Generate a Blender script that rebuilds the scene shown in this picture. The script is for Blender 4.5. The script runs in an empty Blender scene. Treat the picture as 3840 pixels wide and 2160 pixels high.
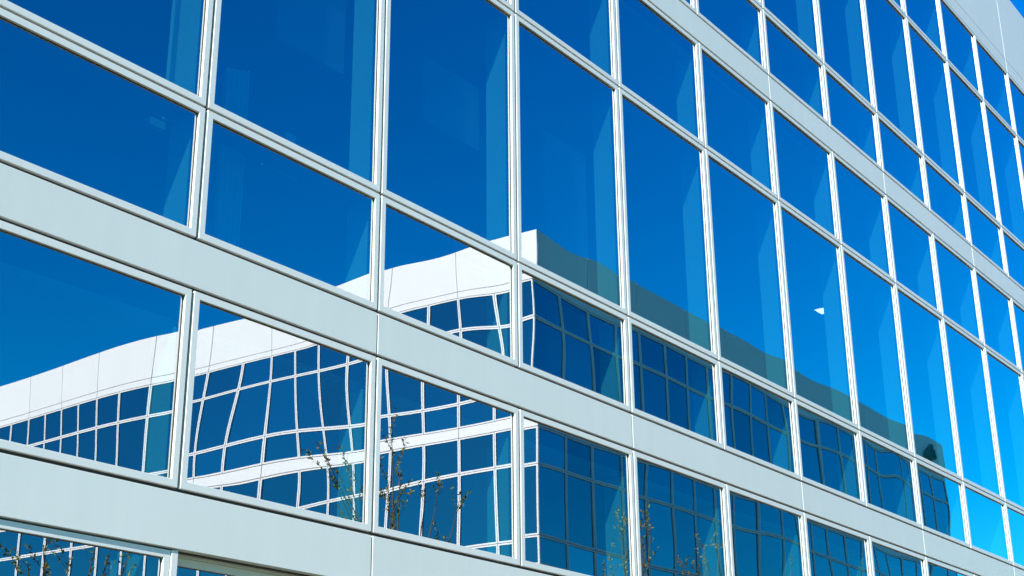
import bpy, bmesh, math, random
from mathutils import Vector, Matrix, noise

S = bpy.context.scene
COL = S.collection
G = 5.5            # ground lies 5.5 m below the main transom of the facade
W = 1.5            # bay width
rad = math.radians

# ------------------------------------------------------------------ helpers
def tag(o, label=None, cat=None, group=None, kind=None):
    if label: o['label'] = label
    if cat: o['category'] = cat
    if group: o['group'] = group
    if kind: o['kind'] = kind
    return o

def link(o, parent=None):
    COL.objects.link(o)
    if parent: o.parent = parent
    return o

def empty(name, loc=(0, 0, 0)):
    o = bpy.data.objects.new(name, None)
    o.location = loc
    return link(o)

def mobj(name, bm, mats, parent=None, loc=(0, 0, 0), smooth=False):
    me = bpy.data.meshes.new(name)
    bm.to_mesh(me); bm.free()
    for m in (mats if isinstance(mats, (list, tuple)) else [mats]):
        me.materials.append(m)
    if smooth:
        for p in me.polygons: p.use_smooth = True
    o = bpy.data.objects.new(name, me)
    o.location = loc
    return link(o, parent)

def box(bm, x0, x1, y0, y1, z0, z1, mi=0):
    v = [bm.verts.new(p) for p in ((x0,y0,z0),(x1,y0,z0),(x1,y1,z0),(x0,y1,z0),(x0,y0,z1),(x1,y0,z1),(x1,y1,z1),(x0,y1,z1))]
    for f in ((0,3,2,1),(4,5,6,7),(0,1,5,4),(1,2,6,5),(2,3,7,6),(3,0,4,7)):
        fc = bm.faces.new([v[i] for i in f]); fc.material_index = mi

def bevel_all(bm, w):
    bmesh.ops.bevel(bm, geom=bm.edges[:], offset=w, segments=1, affect='EDGES')

def frame_ring(bm, w, h, prof, ox=0, oz=0, T=None, mi=0, dark=None):
    """sweep profile (inset, depth) round a w x h rectangle with mitred corners; origin lower left"""
    rings = []
    for d, y in prof:
        pts = [(ox+d, y, oz+d), (ox+w-d, y, oz+d), (ox+w-d, y, oz+h-d), (ox+d, y, oz+h-d)]
        if T: pts = [T(p) for p in pts]
        rings.append([bm.verts.new(p) for p in pts])
    n = len(rings)
    for i in range(n):
        a, b = rings[i], rings[(i+1) % n]
        for k in range(4):
            f = bm.faces.new((a[k], b[k], b[(k+1) % 4], a[(k+1) % 4])); f.material_index = dark if (dark is not None and i in (5, 6)) else mi

# ------------------------------------------------------------------ materials
def new_mat(name):
    m = bpy.data.materials.new(name); m.use_nodes = True
    nt = m.node_tree; nt.nodes.clear()
    out = nt.nodes.new('ShaderNodeOutputMaterial')
    return m, nt, out

def principled(name, col, rough=.5, metal=0., spec=.5, var=0., vscale=3., bump=0., bscale=60., coat=0., streak=0.):
    m, nt, out = new_mat(name)
    p = nt.nodes.new('ShaderNodeBsdfPrincipled')
    p.inputs['Roughness'].default_value = rough
    p.inputs['Metallic'].default_value = metal
    p.inputs['Specular IOR Level'].default_value = spec
    p.inputs['Coat Weight'].default_value = coat
    p.inputs['Base Color'].default_value = (*col, 1)
    tc = nt.nodes.new('ShaderNodeTexCoord')
    if var:
        n = nt.nodes.new('ShaderNodeTexNoise'); n.inputs['Scale'].default_value = vscale; n.inputs['Detail'].default_value = 6
        nt.links.new(tc.outputs['Object'], n.inputs['Vector'])
        r = nt.nodes.new('ShaderNodeMapRange'); r.inputs['To Min'].default_value = 1-var; r.inputs['To Max'].default_value = 1+var
        nt.links.new(n.outputs['Fac'], r.inputs['Value'])
        mx = nt.nodes.new('ShaderNodeVectorMath'); mx.operation = 'SCALE'; mx.inputs[0].default_value = col
        fac = r.outputs['Result']
        if streak:      # faint rain streaks and a slightly different tone for every panel
            mp = nt.nodes.new('ShaderNodeMapping'); mp.inputs['Scale'].default_value = (9, 9, .5)
            nt.links.new(tc.outputs['Object'], mp.inputs['Vector'])
            oi = nt.nodes.new('ShaderNodeObjectInfo')
            ad = nt.nodes.new('ShaderNodeVectorMath'); ad.operation = 'ADD'
            nt.links.new(mp.outputs['Vector'], ad.inputs[0]); 
            sc_ = nt.nodes.new('ShaderNodeMath'); sc_.operation = 'MULTIPLY'; sc_.inputs[1].default_value = 37
            nt.links.new(oi.outputs['Random'], sc_.inputs[0]); nt.links.new(sc_.outputs[0], ad.inputs[1])
            n2 = nt.nodes.new('ShaderNodeTexNoise'); n2.inputs['Scale'].default_value = 1; n2.inputs['Detail'].default_value = 7; n2.inputs['Roughness'].default_value = .65
            nt.links.new(ad.outputs['Vector'], n2.inputs['Vector'])
            r2 = nt.nodes.new('ShaderNodeMapRange'); r2.inputs['From Min'].default_value = .35; r2.inputs['From Max'].default_value = .75
            r2.inputs['To Min'].default_value = 1+streak*.3; r2.inputs['To Max'].default_value = 1-streak
            nt.links.new(n2.outputs['Fac'], r2.inputs['Value'])
            r3 = nt.nodes.new('ShaderNodeMapRange'); r3.inputs['To Min'].default_value = 1-streak*.5; r3.inputs['To Max'].default_value = 1+streak*.5
            nt.links.new(oi.outputs['Random'], r3.inputs['Value'])
            for q in (r2, r3):
                mm = nt.nodes.new('ShaderNodeMath'); mm.operation = 'MULTIPLY'
                nt.links.new(fac, mm.inputs[0]); nt.links.new(q.outputs['Result'], mm.inputs[1]); fac = mm.outputs[0]
        nt.links.new(fac, mx.inputs['Scale'])
        nt.links.new(mx.outputs['Vector'], p.inputs['Base Color'])
    if bump:
        n = nt.nodes.new('ShaderNodeTexNoise'); n.inputs['Scale'].default_value = bscale; n.inputs['Detail'].default_value = 3
        nt.links.new(tc.outputs['Object'], n.inputs['Vector'])
        b = nt.nodes.new('ShaderNodeBump'); b.inputs['Strength'].default_value = bump; b.inputs['Distance'].default_value = .01
        nt.links.new(n.outputs['Fac'], b.inputs['Height']); nt.links.new(b.outputs['Normal'], p.inputs['Normal'])
    nt.links.new(p.outputs['BSDF'], out.inputs['Surface'])
    return m

def glass_mat(name, base=.43, gain=1.0, refl=(.90,.98,1.0), trans=(.15,.53,.57), dark=None, dv=.015):
    """coated architectural glass: mirror-like outside, tinted view inside"""
    m, nt, out = new_mat(name)
    g = nt.nodes.new('ShaderNodeBsdfGlossy'); g.inputs['Roughness'].default_value = 0.0
    g.inputs['Color'].default_value = (*refl, 1)
    if dark is None:
        t = nt.nodes.new('ShaderNodeBsdfTransparent'); t.inputs['Color'].default_value = (*trans, 1)
    else:
        t = nt.nodes.new('ShaderNodeBsdfDiffuse'); t.inputs['Color'].default_value = (*dark, 1)
    fr = nt.nodes.new('ShaderNodeFresnel'); fr.inputs['IOR'].default_value = 1.5
    # the same reflectance from both sides of the thin pane
    geo = nt.nodes.new('ShaderNodeNewGeometry')
    ior = nt.nodes.new('ShaderNodeMapRange'); ior.inputs['To Min'].default_value = 1.5; ior.inputs['To Max'].default_value = 1/1.5
    nt.links.new(geo.outputs['Backfacing'], ior.inputs['Value']); nt.links.new(ior.outputs['Result'], fr.inputs['IOR'])
    ma = nt.nodes.new('ShaderNodeMath'); ma.operation = 'MULTIPLY_ADD'; ma.use_clamp = True
    ma.inputs[1].default_value = gain; ma.inputs[2].default_value = base
    nt.links.new(fr.outputs['Fac'], ma.inputs[0])
    oi = nt.nodes.new('ShaderNodeObjectInfo')
    rr = nt.nodes.new('ShaderNodeMapRange'); rr.inputs['To Min'].default_value = base-dv; rr.inputs['To Max'].default_value = base+dv
    nt.links.new(oi.outputs['Random'], rr.inputs['Value']); nt.links.new(rr.outputs['Result'], ma.inputs[2])
    mx = nt.nodes.new('ShaderNodeMixShader')
    nt.links.new(ma.outputs['Value'], mx.inputs['Fac'])
    nt.links.new(t.outputs['BSDF'], mx.inputs[1]); nt.links.new(g.outputs['BSDF'], mx.inputs[2])
    nt.links.new(mx.outputs['Shader'], out.inputs['Surface'])
    return m

M = dict(
    panel=principled('aluminium_panel', (.64,.66,.615), .42, 0, .5, .03, 1.3, .02, 25, streak=.03),
    frame=principled('painted_frame', (.67,.68,.635), .38, 0, .5, .02, 4, streak=.025),
    gasket=principled('rubber_gasket', (.030,.024,.020), .6),
    opp=principled('far_white_panel', (.71,.64,.66), .6, 0, .1, .03, .8, streak=.025),
    inner=principled('interior_column_paint', (.75,.74,.70), .7, 0, .3, .03, 5),
    ceil=principled('ceiling_tiles', (.35,.35,.34), .9, 0, .2, .05, 2),
    floor=principled('dark_carpet', (.05,.05,.055), .95, 0, .1, .15, 30),
    wall=principled('interior_wall', (.16,.16,.16), .9, 0, .2, .1, 1),
    board=principled('grey_board', (.30,.30,.29), .8, 0, .3, .04, 8),
    card=principled('pale_board', (.84,.84,.80), .6, 0, .3, .04, 8),
    lawn=principled('lawn', (.055,.085,.025), .95, 0, .1, .35, 6, .5, 80),
    concrete=principled('concrete', (.40,.33,.25), .9, 0, .2, .1, 2, .2, 30),
    bark=principled('bark', (.11,.09,.065), .9, 0, .1, .25, 20),
    sign=principled('sign_metal', (.05,.19,.18), .6),
    glass=glass_mat('coated_glass'),
    glass2=glass_mat('far_glass', .215, 1.0, (.42,.78,.98), dark=(.003,.018,.045), dv=.07),
)
def leaf_mat():
    m, nt, out = new_mat('leaves')
    p = nt.nodes.new('ShaderNodeBsdfPrincipled'); p.inputs['Roughness'].default_value = .55
    tc = nt.nodes.new('ShaderNodeTexCoord'); n = nt.nodes.new('ShaderNodeTexNoise'); n.inputs['Scale'].default_value = 4
    n.inputs['Detail'].default_value = 4
    cr = nt.nodes.new('ShaderNodeValToRGB')
    e = cr.color_ramp.elements
    e[0].position = .38; e[0].color = (.06,.11,.012,1)
    e[1].position = .78; e[1].color = (.16,.06,.015,1)
    k = e.new(.52); k.color = (.20,.18,.02,1)
    nt.links.new(tc.outputs['Object'], n.inputs['Vector']); nt.links.new(n.outputs['Fac'], cr.inputs['Fac'])
    nt.links.new(cr.outputs['Color'], p.inputs['Base Color']); nt.links.new(p.outputs['BSDF'], out.inputs['Surface'])
    return m
M['leaf'] = leaf_mat()
def lamp_mat():
    m, nt, out = new_mat('lit_ceiling_lamp')
    e = nt.nodes.new('ShaderNodeEmission'); e.inputs['Color'].default_value = (1,.34,.25,1); e.inputs['Strength'].default_value = 6
    nt.links.new(e.outputs['Emission'], out.inputs['Surface'])
    return m
M['lamp'] = lamp_mat()

# ------------------------------------------------------------------ setting
bm = bmesh.new(); v = [bm.verts.new(p) for p in ((-900,-900,0),(900,-900,0),(900,900,0),(-900,900,0))]; bm.faces.new(v)
tag(mobj('ground', bm, M['lawn']), kind='structure')
bm = bmesh.new(); box(bm, -40, 60, -6.0, -.9, -.05, .04)
tag(mobj('pavement', bm, M['concrete']), kind='structure')

# ------------------------------------------------------------------ camera model numbers (solved from the mullion grid)
F_PX, YAW, PITCH, ROLL = 5397.491, .934603964, .361690375, -.00932591830
CAM = Vector((-4.87883590, -5.76518977, -3.90854407 + G))
cy_, sy_ = math.cos(YAW), math.sin(YAW); cp_, sp_ = math.cos(PITCH), math.sin(PITCH)
fw = Vector((sy_*cp_, cy_*cp_, sp_)); r0 = Vector((cy_, -sy_, 0)); u0 = r0.cross(fw)
rt = r0*math.cos(ROLL) + u0*math.sin(ROLL); up = -r0*math.sin(ROLL) + u0*math.cos(ROLL)
def seen(p):
    d = Vector(p) - CAM; z = d.dot(fw)
    return (1920 + F_PX*d.dot(rt)/z, 1080 - F_PX*d.dot(up)/z) if z > 0 else (9e9, 9e9)
def area_seen(x0, x1, z0, z1):
    n = 0
    for i in range(6):
        for j in range(6):
            a, b = seen((x0+(x1-x0)*(i+.5)/6, 0, z0+(z1-z0)*(j+.5)/6))
            if -10 < a < 3850 and -10 < b < 2170: n += 1
    a = seen((x0,0,z0)); b = seen((x1,0,z0)); c = seen((x0,0,z1))
    return n/36*abs((b[0]-a[0])*(c[1]-a[1]))

# ------------------------------------------------------------------ the near office building
office = empty('office_building', (0, 0, 0))
tag(office, 'pale metal and blue glass office facade filling the whole view', 'building')

PROF = [(0,.05),(0,.0016),(.0016,0),(.0394,0),(.041,.0016),(.041,.0155),(.0440,.0155),(.0440,.05)]
GY = .0195
HEAD = 'short'
ROWS = [   # name, lower edge, upper edge (relative to the main transom)
    ('r1',   -2.221, -1.124),
    ('f2a',   -.812,  -.014), ('f2b',   .002,  2.080), ('f2c',  2.096, 3.219),
    ('f3a',   3.538,  4.327), ('f3b',  4.343,  6.407), ('f3c',  6.423, 7.545)]
K0, K1 = -4, 17

def pane_mesh(bm, w, h, rng, ox=0, oz=0, y=GY, amp=1.0, mi=0, flat=False):
    """thin coated pane, slightly bowed and rippled as heat-treated glass is"""
    a = .0440
    w2, h2 = w-2*a, h-2*a
    nx = 1 if flat else max(8, int(w2/.055)); nz = 1 if flat else max(8, int(h2/.055))
    bow = rng.uniform(-.0005, .0006)*amp
    tx, tz = rng.gauss(0, .0003)*amp, rng.gauss(0, .0003)*amp
    waves = []
    for _ in range(4):
        lam = rng.uniform(.75, 1.9); th = rng.uniform(0, math.pi)
        s = rng.uniform(.0006, .0014)*amp*min(1, lam/.9)
        waves.append((2*math.pi/lam*math.cos(th), 2*math.pi/lam*math.sin(th), rng.uniform(0, 6.28), s*lam/(2*math.pi)))
    g = []
    for j in range(nz+1):
        row = []
        for i in range(nx+1):
            u, v_ = i/nx*w2, j/nz*h2
            d = 0
            if not flat:
                d = bow*math.sin(math.pi*i/nx)*math.sin(math.pi*j/nz) + tx*(u-w2/2) + tz*(v_-h2/2)
                for kx, kz, ph, q in waves: d += q*math.sin(kx*u+kz*v_+ph)
            row.append(bm.verts.new((ox+a+u, y+d, oz+a+v_)))
        g.append(row)
    for j in range(nz):
        for i in range(nx):
            f = bm.faces.new((g[j][i], g[j][i+1], g[j+1][i+1], g[j+1][i])); f.material_index = mi; f.smooth = True

wins = []
for k in range(K0, K1):
    for nm, lo, hi in ROWS:
        x0 = k*W + .010; x1 = (k+1)*W - .010
        wins.append((area_seen(x0, x1, lo+G, hi+G), k, nm, x0, x1, lo+G, hi+G))
wins.sort(key=lambda t: -t[0])
frame_cache = {}
single = [t for t in wins if t[0] > 0][:98]
rest = [t for t in wins if t not in single]
for a, k, nm, x0, x1, z0, z1 in single:
    if nm not in frame_cache:
        bm = bmesh.new(); frame_ring(bm, x1-x0, z1-z0, PROF, dark=1)
        o = mobj('window', bm, [M['frame'], M['gasket']], office, (x0, 0, z0)); frame_cache[nm] = o.data
    else:
        o = bpy.data.objects.new('window', frame_cache[nm]); o.location = (x0, 0, z0); link(o, office)
    bm = bmesh.new(); pane_mesh(bm, x1-x0, z1-z0, random.Random(k*131 + int(z0*97)), amp=(2.0 if z0 < G-1 else 1.5) if k < 2 else .95)
    mobj('pane', bm, M['glass'], o)
bm = bmesh.new()
for a, k, nm, x0, x1, z0, z1 in rest:
    frame_ring(bm, x1-x0, z1-z0, PROF, x0, z0, dark=2)
    pane_mesh(bm, x1-x0, z1-z0, random.Random(k*131 + int(z0*97)), x0, z0, mi=1, flat=True)
tag(mobj('window', bm, [M['frame'], M['glass'], M['gasket']], office), kind='stuff')

# dark gasket strips behind the open joints
for k in range(K0, K1+1):
    for lo, hi in ((-2.221,-1.124),(-.812,3.219),(3.538,7.545)):
        bm = bmesh.new(); box(bm, -.018, .018, .0215, .0600, lo+G, hi+G)
        mobj('mullion_gasket', bm, M['gasket'], office, (k*W, 0, 0))
for z0, z1 in ((-1.136,-1.091),(-.845,-.802),(-.022,.010),(2.072,2.104),(3.208,3.252),(3.506,3.548),(4.319,4.351),(6.399,6.431),(7.535,7.57),(-2.262,-2.212)):
    bm = bmesh.new(); box(bm, K0*W, K1*W, .024, .064, z0+G, z1+G)
    mobj('transom_gasket', bm, M['gasket'], office)

# spandrel panels: two bays long, joints on the odd mullions
for z0, z1 in ((-1.103,-.833),(3.240,3.517),(-2.533,-2.243)):
    for k in range(K0-1, K1, 2):
        bm = bmesh.new(); box(bm, 0, 2*W-.012, 0, .055, 0, z1-z0); bevel_all(bm, .002)
        mobj('spandrel_panel', bm, M['panel'], office, (k*W+.006, 0, z0+G))
# fascia below the parapet and the parapet itself
for k in range(K0-1, K1, 2):
    bm = bmesh.new(); box(bm, 0, 2*W-.012, 0, .06, 0, .236); bevel_all(bm, .002)
    mobj('fascia_panel', bm, M['panel'], office, (k*W+.006, 0, 7.557+G))
    bm = bmesh.new(); box(bm, 0, 2*W-.012, 0, .06, 0, 1.50); bevel_all(bm, .002)
    mobj('parapet_panel', bm, M['panel'], office, (k*W+.006, 0, 7.800+G))
bm = bmesh.new(); box(bm, (K0-1)*W, K1*W, .064, .25, 7.3+G, 9.285+G)
mobj('parapet_wall', bm, M['gasket'], office)
# backing behind spandrels
bm = bmesh.new()
for z0, z1 in ((-1.115,-.82),(3.23,3.53),(-2.535,-2.235)): box(bm, (K0-1)*W, K1*W, .068, .10, z0+G, z1+G)
mobj('backing_wall', bm, M['gasket'], office)

# ground-floor glazing: flush bays to the left, a deeper recessed entrance to the right
LP = [(0,.07),(0,.0016),(.0016,0),(.041,0),(.041,.022),(.041,.05)]
for k in range(K0, 0):
    x0, x1 = k*W+.005, (k+1)*W-.008
    bm = bmesh.new(); frame_ring(bm, x1-x0, G-2.545, PROF, dark=1)
    o = mobj('shopfront_window', bm, [M['frame'], M['gasket']], office, (x0, .018, .002))
    bm = bmesh.new(); pane_mesh(bm, x1-x0, G-2.545, random.Random(k*7+3), amp=.8)
    mobj('pane', bm, M['glass'], o)
bm = bmesh.new(); box(bm, -.004, .038, .012, .5, 0, G-2.541); bevel_all(bm, .0015)
mobj('corner_post', bm, M['frame'], office)
RX = .13
bm = bmesh.new(); box(bm, .04, K1*W, RX-.02, .5, G-2.547, G-2.30)
mobj('entrance_head', bm, M['panel'], office)
for k in range(0, K1, 2):
    x0, x1 = k*W+.045, (k+2)*W+.035
    bm = bmesh.new(); frame_ring(bm, x1-x0, G-2.550, PROF, dark=1)
    o = mobj('shopfront_window', bm, [M['frame'], M['gasket']], office, (x0, RX, .002))
    bm = bmesh.new(); pane_mesh(bm, x1-x0, G-2.550, random.Random(k*11+5))
    mobj('pane', bm, M['glass'], o)

# interior: slabs, ceilings, perimeter columns, back wall
for z in (-1.33, 3.08, 7.40):
    bm = bmesh.new(); box(bm, (K0-1)*W, K1*W, .11, 11, z+G, z+.05+G)
    mobj('ceiling', bm, M['ceil'], office)
for z in (-.98, 3.36):
    bm = bmesh.new(); box(bm, (K0-1)*W, K1*W, .11, 11, z-.16+G, z+G)
    mobj('floor_slab', bm, M['floor'], office)
bm = bmesh.new(); box(bm, (K0-1)*W, K1*W, .26, 11, 7.95+G, 8.1+G)
mobj('roof', bm, M['concrete'], office)
bm = bmesh.new(); box(bm, (K0-1)*W, K1*W, 11.002, 11.2, 0, 7.95+G); box(bm, (K0-1)*W-.2, (K0-1)*W-.003, .26, 11.2, 0, 7.95+G); box(bm, K1*W+.003, K1*W+.2, .0, 11.2, 0, 9.25+G)
mobj('wall', bm, M['wall'], office)
bm = bmesh.new(); box(bm, (K0-1)*W, K1*W, 5.2, 5.35, -.979+G, 3.079+G); box(bm, (K0-1)*W, K1*W, 6.2, 6.35, 3.361+G, 7.399+G); box(bm, (K0-1)*W, K1*W, 5, 5.15, .002, -1.331+G)
mobj('inner_partition', bm, M['wall'], office)
for k in range(K0, K1+1):
    for z0, z1 in ((-2.21,-1.331), (-.979,3.079), (3.361,7.399)):
        if area_seen(k*W-.1, k*W+.1, z0+G, z1+G) <= 0: continue
        bm = bmesh.new(); box(bm, k*W-.048, k*W+.052, .066, .25, z0+G, z1+G)
        mobj('column', bm, M['inner'], office)

for z in (-.008, 2.088, 4.335, 6.415):
    bm = bmesh.new(); box(bm, K0*W, K1*W, .066, .245, z-.022+G, z+.022+G)
    mobj('inner_transom', bm, M['wall'], office)
# things standing inside, close behind the glass
def inside(name, label, cat, boxes, mat='card'):
    bm = bmesh.new()
    for b in boxes: box(bm, *b)
    return tag(mobj(name, bm, M[mat]), label, cat)
bx = [(.375+i*.042, .412+i*.042, .28, .31, -.97+G, .525+i*.012+G) for i in range(4)] + [(.545, .56, .28, .36, -.97+G, .575+G)]
inside('folding_screen', 'ribbed pale boards stacked upright behind the tall pane at upper left', 'screen', bx)
inside('small_box', 'small pale box seen through the short window at the left edge', 'box', [(-.134, -.022, .33, .37, -.056+G, -.008+G)])
inside('desk_tray', 'pale tray on a desk behind the sill of the second tall pane', 'tray', [(.90, 1.22, .28, .5, .12+G, .20+G), (.90,.98,.28,.30,.2+G,.29+G)])
inside('blind_rail', 'thin pale vertical blind rail behind the tall pane at top left', 'blind rail', [(-.057, -.015, .29, .32, .0+G, 2.9+G)])
inside('patch_board', 'faint tall board added for a pale patch behind the top left tall pane, beside the folding screen', 'board', [(.79, 1.42, .30, .33, .94+G, 2.95+G)], 'board')  # grey boards added for pale patches of unclear cause in the tall panes
inside('patch_board', 'faint square board added for a pale patch behind the tall pane above the mirrored white parapet', 'board', [(2.27, 2.93, .30, .33, .95+G, 1.48+G)], 'board')
inside('patch_board', 'faint low board added for a pale patch behind the tall pane that mirrors the white corner', 'board', [(3.79, 4.40, .30, .33, -.97+G, 1.48+G)], 'board')
t = empty('ceiling_lamp', (13.37, 2.05, 3.06+G)); tag(t, 'lit ceiling lamp glowing warm through a tall pane at right', 'lamp')
bm = bmesh.new(); box(bm, -.12, .12, -.22, .22, -.02, .018); mobj('housing', bm, M['card'], t)
bm = bmesh.new(); box(bm, -.11, .11, -.21, .21, -.026, -.0205); mobj('diffuser', bm, M['lamp'], t)

# ------------------------------------------------------------------ the building across the lawn (seen mirrored in the glass)
opp = empty('opposite_office_building', (27.5, -17.33, 0))
tag(opp, 'white panelled office block with blue windows mirrored in the facade glass', 'building')
OT = 11.35 + G        # window head
PH = 1.70             # parapet height
BR, NR = 1.497, 22
BL, NL = 1.39, 27
def Tr(u, d, z): return (u, -d, z)           # face towards the near facade (normal +y), local coords
def Tl(u, d, z): return (d, -u, z)           # face towards -x, u runs away from the facade
rows2 = []
z = OT
for _ in range(4):
    rows2 += [(z-1.114, z), (z-3.206, z-1.114), (z-4.026, z-3.206)]
    z -= 4.35
P2 = [(0,.05),(0,0),(.046,0),(.046,.05)]
def face_windows(T, bw, n, side):
    lst = []
    for i in range(n):
        for j, (lo, hi) in enumerate(rows2):
            if lo < .3: continue
            lst.append((i, j, i*bw+.009, (i+1)*bw-.009, lo+.009, hi-.009))
    lst.sort(key=lambda t: (t[1] // 3 * 6 + t[0]))
    return lst
LW = face_windows(Tl, BL, NL, 'l'); RW = face_windows(Tr, BR, NR, 'r')
def opp_window(bm, T, x0, x1, z0, z1, mi=0):
    frame_ring(bm, x1-x0, z1-z0, P2, x0, z0, T=lambda p: T(p[0], p[1], p[2]), mi=0)
def opp_pane(bm, T, x0, x1, z0, z1, mi=0):
    f = bm.faces.new([bm.verts.new(T(a, .03, b)) for a, b in ((x0+.046,z0+.046),(x1-.046,z0+.046),(x1-.046,z1-.046),(x0+.046,z1-.046))]); f.material_index = mi
for T, L, n1 in ((Tl, LW, 50), (Tr, RW, 49)):
    for i, j, x0, x1, z0, z1 in L[:n1]:
        bm = bmesh.new(); opp_window(bm, T, x0, x1, z0, z1)
        o = mobj('window', bm, M['opp'], opp)
        bm = bmesh.new(); opp_pane(bm, T, x0, x1, z0, z1); mobj('pane', bm, M['glass2'], o)
bm = bmesh.new()
for T, L, n1 in ((Tl, LW, 50), (Tr, RW, 49)):
    for i, j, x0, x1, z0, z1 in L[n1:]:
        opp_window(bm, T, x0, x1, z0, z1); opp_pane(bm, T, x0, x1, z0, z1, 1)
bmesh.ops.recalc_face_normals(bm, faces=bm.faces[:])
tag(mobj('window', bm, [M['opp'], M['glass2']], opp), kind='stuff')
# spandrels, parapets
def tbox(bm, T, u0, u1, d0, d1, z0, z1):
    p = [T(u, d, z) for u, d, z in ((u0,d0,z0),(u1,d0,z0),(u1,d1,z0),(u0,d1,z0),(u0,d0,z1),(u1,d0,z1),(u1,d1,z1),(u0,d1,z1))]
    v = [bm.verts.new(q) for q in p]
    for f in ((0,3,2,1),(4,5,6,7),(0,1,5,4),(1,2,6,5),(2,3,7,6),(3,0,4,7)): bm.faces.new([v[i] for i in f])
for T, bw, n in ((Tl, BL, NL), (Tr, BR, NR)):
    z = OT
    for fl in range(3):
        z -= 4.35
        bm = bmesh.new()
        for i in range(0, n, 2): tbox(bm, T, i*bw+.011, min(n, i+2)*bw-.011, 0, .05, z+.012, z+.324-.012)
        bmesh.ops.recalc_face_normals(bm, faces=bm.faces[:])
        mobj('spandrel', bm, M['opp'], opp)
    for i in range(0, n, 2):
        bm = bmesh.new()
        tbox(bm, T, i*bw+.011, min(n, i+2)*bw-.011, 0, .05, OT+.012, OT+.22)
        tbox(bm, T, i*bw+.011, min(n, i+2)*bw-.011, 0, .05, OT+.242, OT+PH)
        bmesh.ops.recalc_face_normals(bm, faces=bm.faces[:])
        mobj('parapet_panel', bm, M['opp'], opp)
bm = bmesh.new(); box(bm, .055, NR*BR-.055, -NL*BL, -.055, 0, OT+PH-.03)
mobj('core', bm, M['gasket'], opp)
bm = bmesh.new(); box(bm, NR*BR-.05, NR*BR, -NL*BL, -.053, 0, OT+PH-.01)
mobj('side_wall', bm, M['opp'], opp)
# emblem on the parapet near the far end of that face
def rib(bm, pts, w, d0, d1):
    """thick stroke along pts (x,z) standing off the wall"""
    for (a, b), (c, e) in zip(pts, pts[1:]):
        dx, dz = c-a, e-b; L = math.hypot(dx, dz) or 1; nx, nz = -dz/L*w/2, dx/L*w/2
        ex, ez = dx/L*w*.25, dz/L*w*.25
        q = [(a-ex+nx, b-ez+nz), (c+ex+nx, e+ez+nz), (c+ex-nx, e+ez-nz), (a-ex-nx, b-ez-nz)]
        lo = [bm.verts.new((x, d0, z)) for x, z in q]; hi = [bm.verts.new((x, d1, z)) for x, z in q]
        bm.faces.new(lo); bm.faces.new(hi[::-1])
        for k in range(4): bm.faces.new((lo[k], lo[(k+1)%4], hi[(k+1)%4], hi[k]))
bm = bmesh.new()
arc = [(.42*math.cos(t), .46*math.sin(t)) for t in [rad(a) for a in range(75, 300, 25)]]
rib(bm, arc, .17, -.02, .14)
rib(bm, [(.16*math.cos(t)-.02, .30*math.sin(t)-.02) for t in [rad(a) for a in range(60, 420, 30)]], .12, -.02, .14)
rib(bm, [(-.12,.48),(-.04,.62)], .1, -.02, .14); rib(bm, [(.10,.36),(.14,.58)], .1, -.02, .14)
rib(bm, [(.34,.28),(.42,.05),(.38,-.02)], .11, -.02, .14); rib(bm, [(.40,-.12),(.50,-.16)], .1, -.02, .14)
rib(bm, [(.24,-.44),(.5,-.32),(.5,-.24)], .12, -.02, .14)
bmesh.ops.recalc_face_normals(bm, faces=bm.faces[:])
eo = mobj('emblem', bm, M['sign'], opp, (31.25, .02, OT+.95)); eo.scale = (.55, .6, .62)

# ------------------------------------------------------------------ young trees on the lawn (their tops show in the glass)
def tube(bm, pts, rads, n=5):
    rings = []
    for i, p in enumerate(pts):
        d = (pts[min(i+1, len(pts)-1)] - pts[max(i-1, 0)]).normalized()
        a = d.cross(Vector((.3,.9,.2))).normalized(); b = d.cross(a)
        rings.append([bm.verts.new(p + (a*math.cos(t)+b*math.sin(t))*rads[i]) for t in [2*math.pi*k/n for k in range(n)]])
    for r1, r2 in zip(rings, rings[1:]):
        for k in range(n): bm.faces.new((r1[k], r1[(k+1)%n], r2[(k+1)%n], r2[k]))
def leaf(bm, p, d, s, rng):
    d = d.normalized(); side = d.cross(Vector((rng.gauss(0,1), rng.gauss(0,1), rng.gauss(0,1)))).normalized()
    nrm = d.cross(side)
    w = s*.23
    v = [p, p+d*s*.45+side*w+nrm*s*.05, p+d*s, p+d*s*.45-side*w+nrm*s*.05]
    v = [bm.verts.new(q) for q in v]
    m = bm.verts.new(p+d*s*.5-nrm*s*.03)
    bm.faces.new((v[0], v[1], m)); bm.faces.new((v[1], v[2], m)); bm.faces.new((v[2], v[3], m)); bm.faces.new((v[3], v[0], m))
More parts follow.
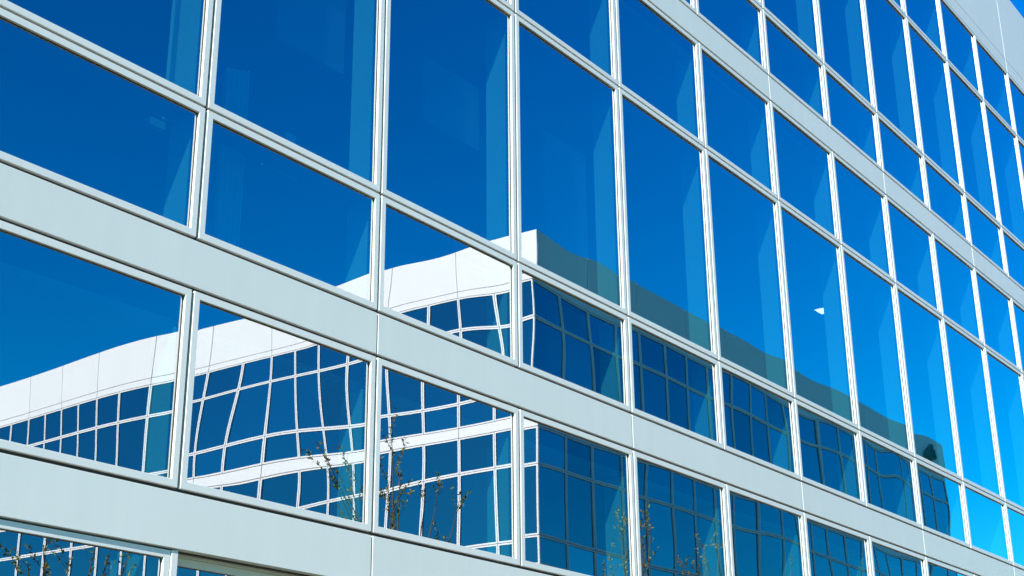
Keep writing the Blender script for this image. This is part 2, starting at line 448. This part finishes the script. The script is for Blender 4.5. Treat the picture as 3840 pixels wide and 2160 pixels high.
def young_tree(base, tips, label, seed, dens=1.0, extra=0):
    rng = random.Random(seed)
    root = empty('young_tree', (base[0], base[1], 0)); tag(root, label, 'tree', 'young trees on the lawn')
    B = Vector((base[0], base[1], 0))
    tb, lb = bmesh.new(), bmesh.new()
    fork = Vector((0, 0, 1.1))
    tube(tb, [Vector((0,0,-.05)), Vector((.01,0,.5)), fork], [.05,.042,.036], 8)
    alltips = [(Vector(t), L) for t, L in tips]
    for _ in range(extra):
        t, L = rng.choice(tips)
        alltips.append((Vector(t)+Vector((rng.uniform(-.5,.5), rng.uniform(-.35,.1), rng.uniform(-1.1,-.35))), rng.uniform(.3,.8)))
    for tip, L in alltips:
        e = tip - B
        h = e - fork; pts = []
        kl = .62 if abs(h.x) > 1.1 else .25
        lean = Vector((h.x*kl, h.y*kl, 0))
        n = 14
        for i in range(n+1):
            s = i/n
            q = fork.lerp(e, s) - lean*math.sin(math.pi*s)*.9 + Vector((noise.noise(Vector((seed, s*5, e.x)))*.05, noise.noise(Vector((s*5, seed, e.z)))*.05, 0))*math.sin(math.pi*s)*2
            pts.append(q)
        tube(tb, pts, [.020*(1-i/n)**.8+.0032 for i in range(n+1)], 5)
        tot = (e-fork).length
        def leaves(path, s0, count):
            nn = len(path)-1
            for _ in range(count):
                fi = (s0 + (1-s0)*rng.random()**.8)*nn*.999; i0 = min(nn-1, int(fi))
                p = path[i0].lerp(path[i0+1], fi-i0); dr = (path[i0+1]-path[i0]).normalized()
                out = Vector((rng.gauss(0,1), rng.gauss(0,1), rng.gauss(0,1))).normalized()
                leaf(lb, p, dr*.6+out*.8, rng.uniform(.028,.055), rng)
        leaves(pts, max(.3, 1-L*.5/tot), int(L*34*dens))
        for _ in range(int(3+L*9)):          # side twigs
            sfrac = 1 - rng.random()*min(.6, L*1.5/tot)
            fi = min(n-.01, sfrac*n); i0 = int(fi); p = pts[i0].lerp(pts[i0+1], fi-i0)
            dr = (pts[i0+1]-pts[i0]).normalized()
            sd = Vector((rng.gauss(0,1), rng.gauss(0,.7), rng.gauss(0,.4))).normalized()
            ln = rng.uniform(.08, .34); tw = [p]
            for q in range(4): tw.append(tw[-1] + ((dr*.9+sd*.7).normalized() + Vector((0,0,.12*q)))*ln/4)
            tube(tb, tw, [.0022,.002,.0017,.0014,.001], 3)
            if rng.random() < .75: leaves(tw, .25, int(ln*rng.uniform(25, 75)*dens))
    mobj('trunk', tb, M['bark'], root); mobj('foliage', lb, M['leaf'], root)
def V(x, z, y=-4.): return (x, y, z+G)
young_tree((3.0,-4.75), [(V(2.55,-1.59,-4.6),.25),(V(2.42,-1.76,-4.6),.2),(V(2.84,-1.65,-4.65),.3),(V(3.05,-1.56,-4.6),.6),(V(3.24,-1.57,-4.65),.6),(V(3.42,-1.57,-4.6),.6),(V(3.54,-1.59,-4.65),.5),(V(2.73,-1.83,-4.7),.3)],
           'young leafy tree at the left end, lowest of the mirrored treetops', 3, 1.0, 8)
young_tree((6.7,-4.15), [(V(6.2,.08),.55),(V(6.46,-.12,-4.1),.9),(V(6.05,-.45,-3.9),.8),(V(7.02,-.36),.12),(V(7.48,-.5,-4.1),.12),(V(6.80,-.48),.1),(V(5.19,-.38),.35),(V(5.15,-.56,-3.9),.35),(V(5.62,-.30,-4.1),.35),(V(5.4,-.50),.3),(V(6.3,-.7),.7),(V(7.15,-.9),.3)],
           'tall young tree with reddish leaves mirrored in the low middle windows', 11, 1.0, 10)
young_tree((11.2,-4.2), [(V(11.36,.02),.2),(V(11.62,-.04,-4.1),.3),(V(10.75,-.2),.3),(V(10.5,-.34,-3.9),.5),(V(11.25,-.3),.4),(V(11.05,-.1,-4.1),.15),(V(10.4,-.7),.3)],
           'young tree with yellow green tufts mirrored right of the corner', 23, 1.1, 7)
young_tree((12.9,-4.1), [(V(12.2,-.5),.4),(V(12.87,-.18),.15),(V(13.1,-.13,-3.9),.15),(V(12.95,-.45),.2),(V(12.4,-.6),.3)],
           'slight young tree mirrored at the bottom, second from the right', 31, 1.1, 5)
young_tree((15.4,-4.1), [(V(15.46,-.2),.12),(V(15.3,-.5),.3),(V(15.7,-.6),.2)],
           'small young tree with one tuft mirrored furthest right', 41, 1.0, 3)

# ------------------------------------------------------------------ light
SUN = Vector((-4.0, -1.0, 2.1)).normalized()        # towards the sun
elev = math.asin(SUN.z); az = math.atan2(SUN.x, SUN.y)
w = bpy.data.worlds.new('World'); S.world = w; w.use_nodes = True
nt = w.node_tree; nt.nodes.clear()
sky = nt.nodes.new('ShaderNodeTexSky'); sky.sky_type = 'NISHITA'; sky.sun_disc = False
sky.sun_elevation = elev; sky.sun_rotation = az; sky.air_density = 1.0; sky.dust_density = .2; sky.ozone_density = 2.5; sky.altitude = 200
bg = nt.nodes.new('ShaderNodeBackground'); bg.inputs['Strength'].default_value = .118
wo = nt.nodes.new('ShaderNodeOutputWorld')
# the photograph's deep, saturated blue: red and green pulled away from blue
sp = nt.nodes.new('ShaderNodeSeparateColor'); cb = nt.nodes.new('ShaderNodeCombineColor')
def mth(op, a, b):
    n = nt.nodes.new('ShaderNodeMath'); n.operation = op
    for i, q in enumerate((a, b)):
        if isinstance(q, (int, float)): n.inputs[i].default_value = q
        else: nt.links.new(q, n.inputs[i])
    return n.outputs[0]
nt.links.new(sky.outputs['Color'], sp.inputs['Color'])
B_ = sp.outputs['Blue']
for ch in ('Red', 'Green'):
    nt.links.new(mth('MULTIPLY', mth('MAXIMUM', mth('SUBTRACT', B_, mth('MULTIPLY', mth('SUBTRACT', B_, sp.outputs[ch]), 1.66)), 0.0), .12 if ch == 'Red' else 1.0), cb.inputs[ch])
nt.links.new(B_, cb.inputs['Blue'])
nt.links.new(cb.outputs['Color'], bg.inputs['Color']); nt.links.new(bg.outputs['Background'], wo.inputs['Surface'])
L = bpy.data.lights.new('sun', 'SUN'); L.energy = 4.7; L.angle = rad(.5); L.color = (1, .95, .87)
lo = bpy.data.objects.new('sun', L); lo.rotation_euler = SUN.to_track_quat('Z', 'Y').to_euler(); link(lo)

# ------------------------------------------------------------------ camera
cam = bpy.data.cameras.new('camera'); co = bpy.data.objects.new('camera', cam); link(co)
cam.sensor_width = 36; cam.lens = F_PX/3840*36; cam.clip_end = 3000; cam.clip_start = .05
m3 = Matrix((rt, up, -fw)).transposed()
co.matrix_world = Matrix.Translation(CAM) @ m3.to_4x4()
S.camera = co
S.render.resolution_x = 1024; S.render.resolution_y = 576
S.view_settings.view_transform = 'Standard'; S.view_settings.look = 'None'; S.view_settings.exposure = 1.05; S.view_settings.gamma = 1
S.cycles.caustics_reflective = False; S.cycles.caustics_refractive = False
S.cycles.transparent_max_bounces = 16; S.cycles.max_bounces = 12; S.cycles.glossy_bounces = 6
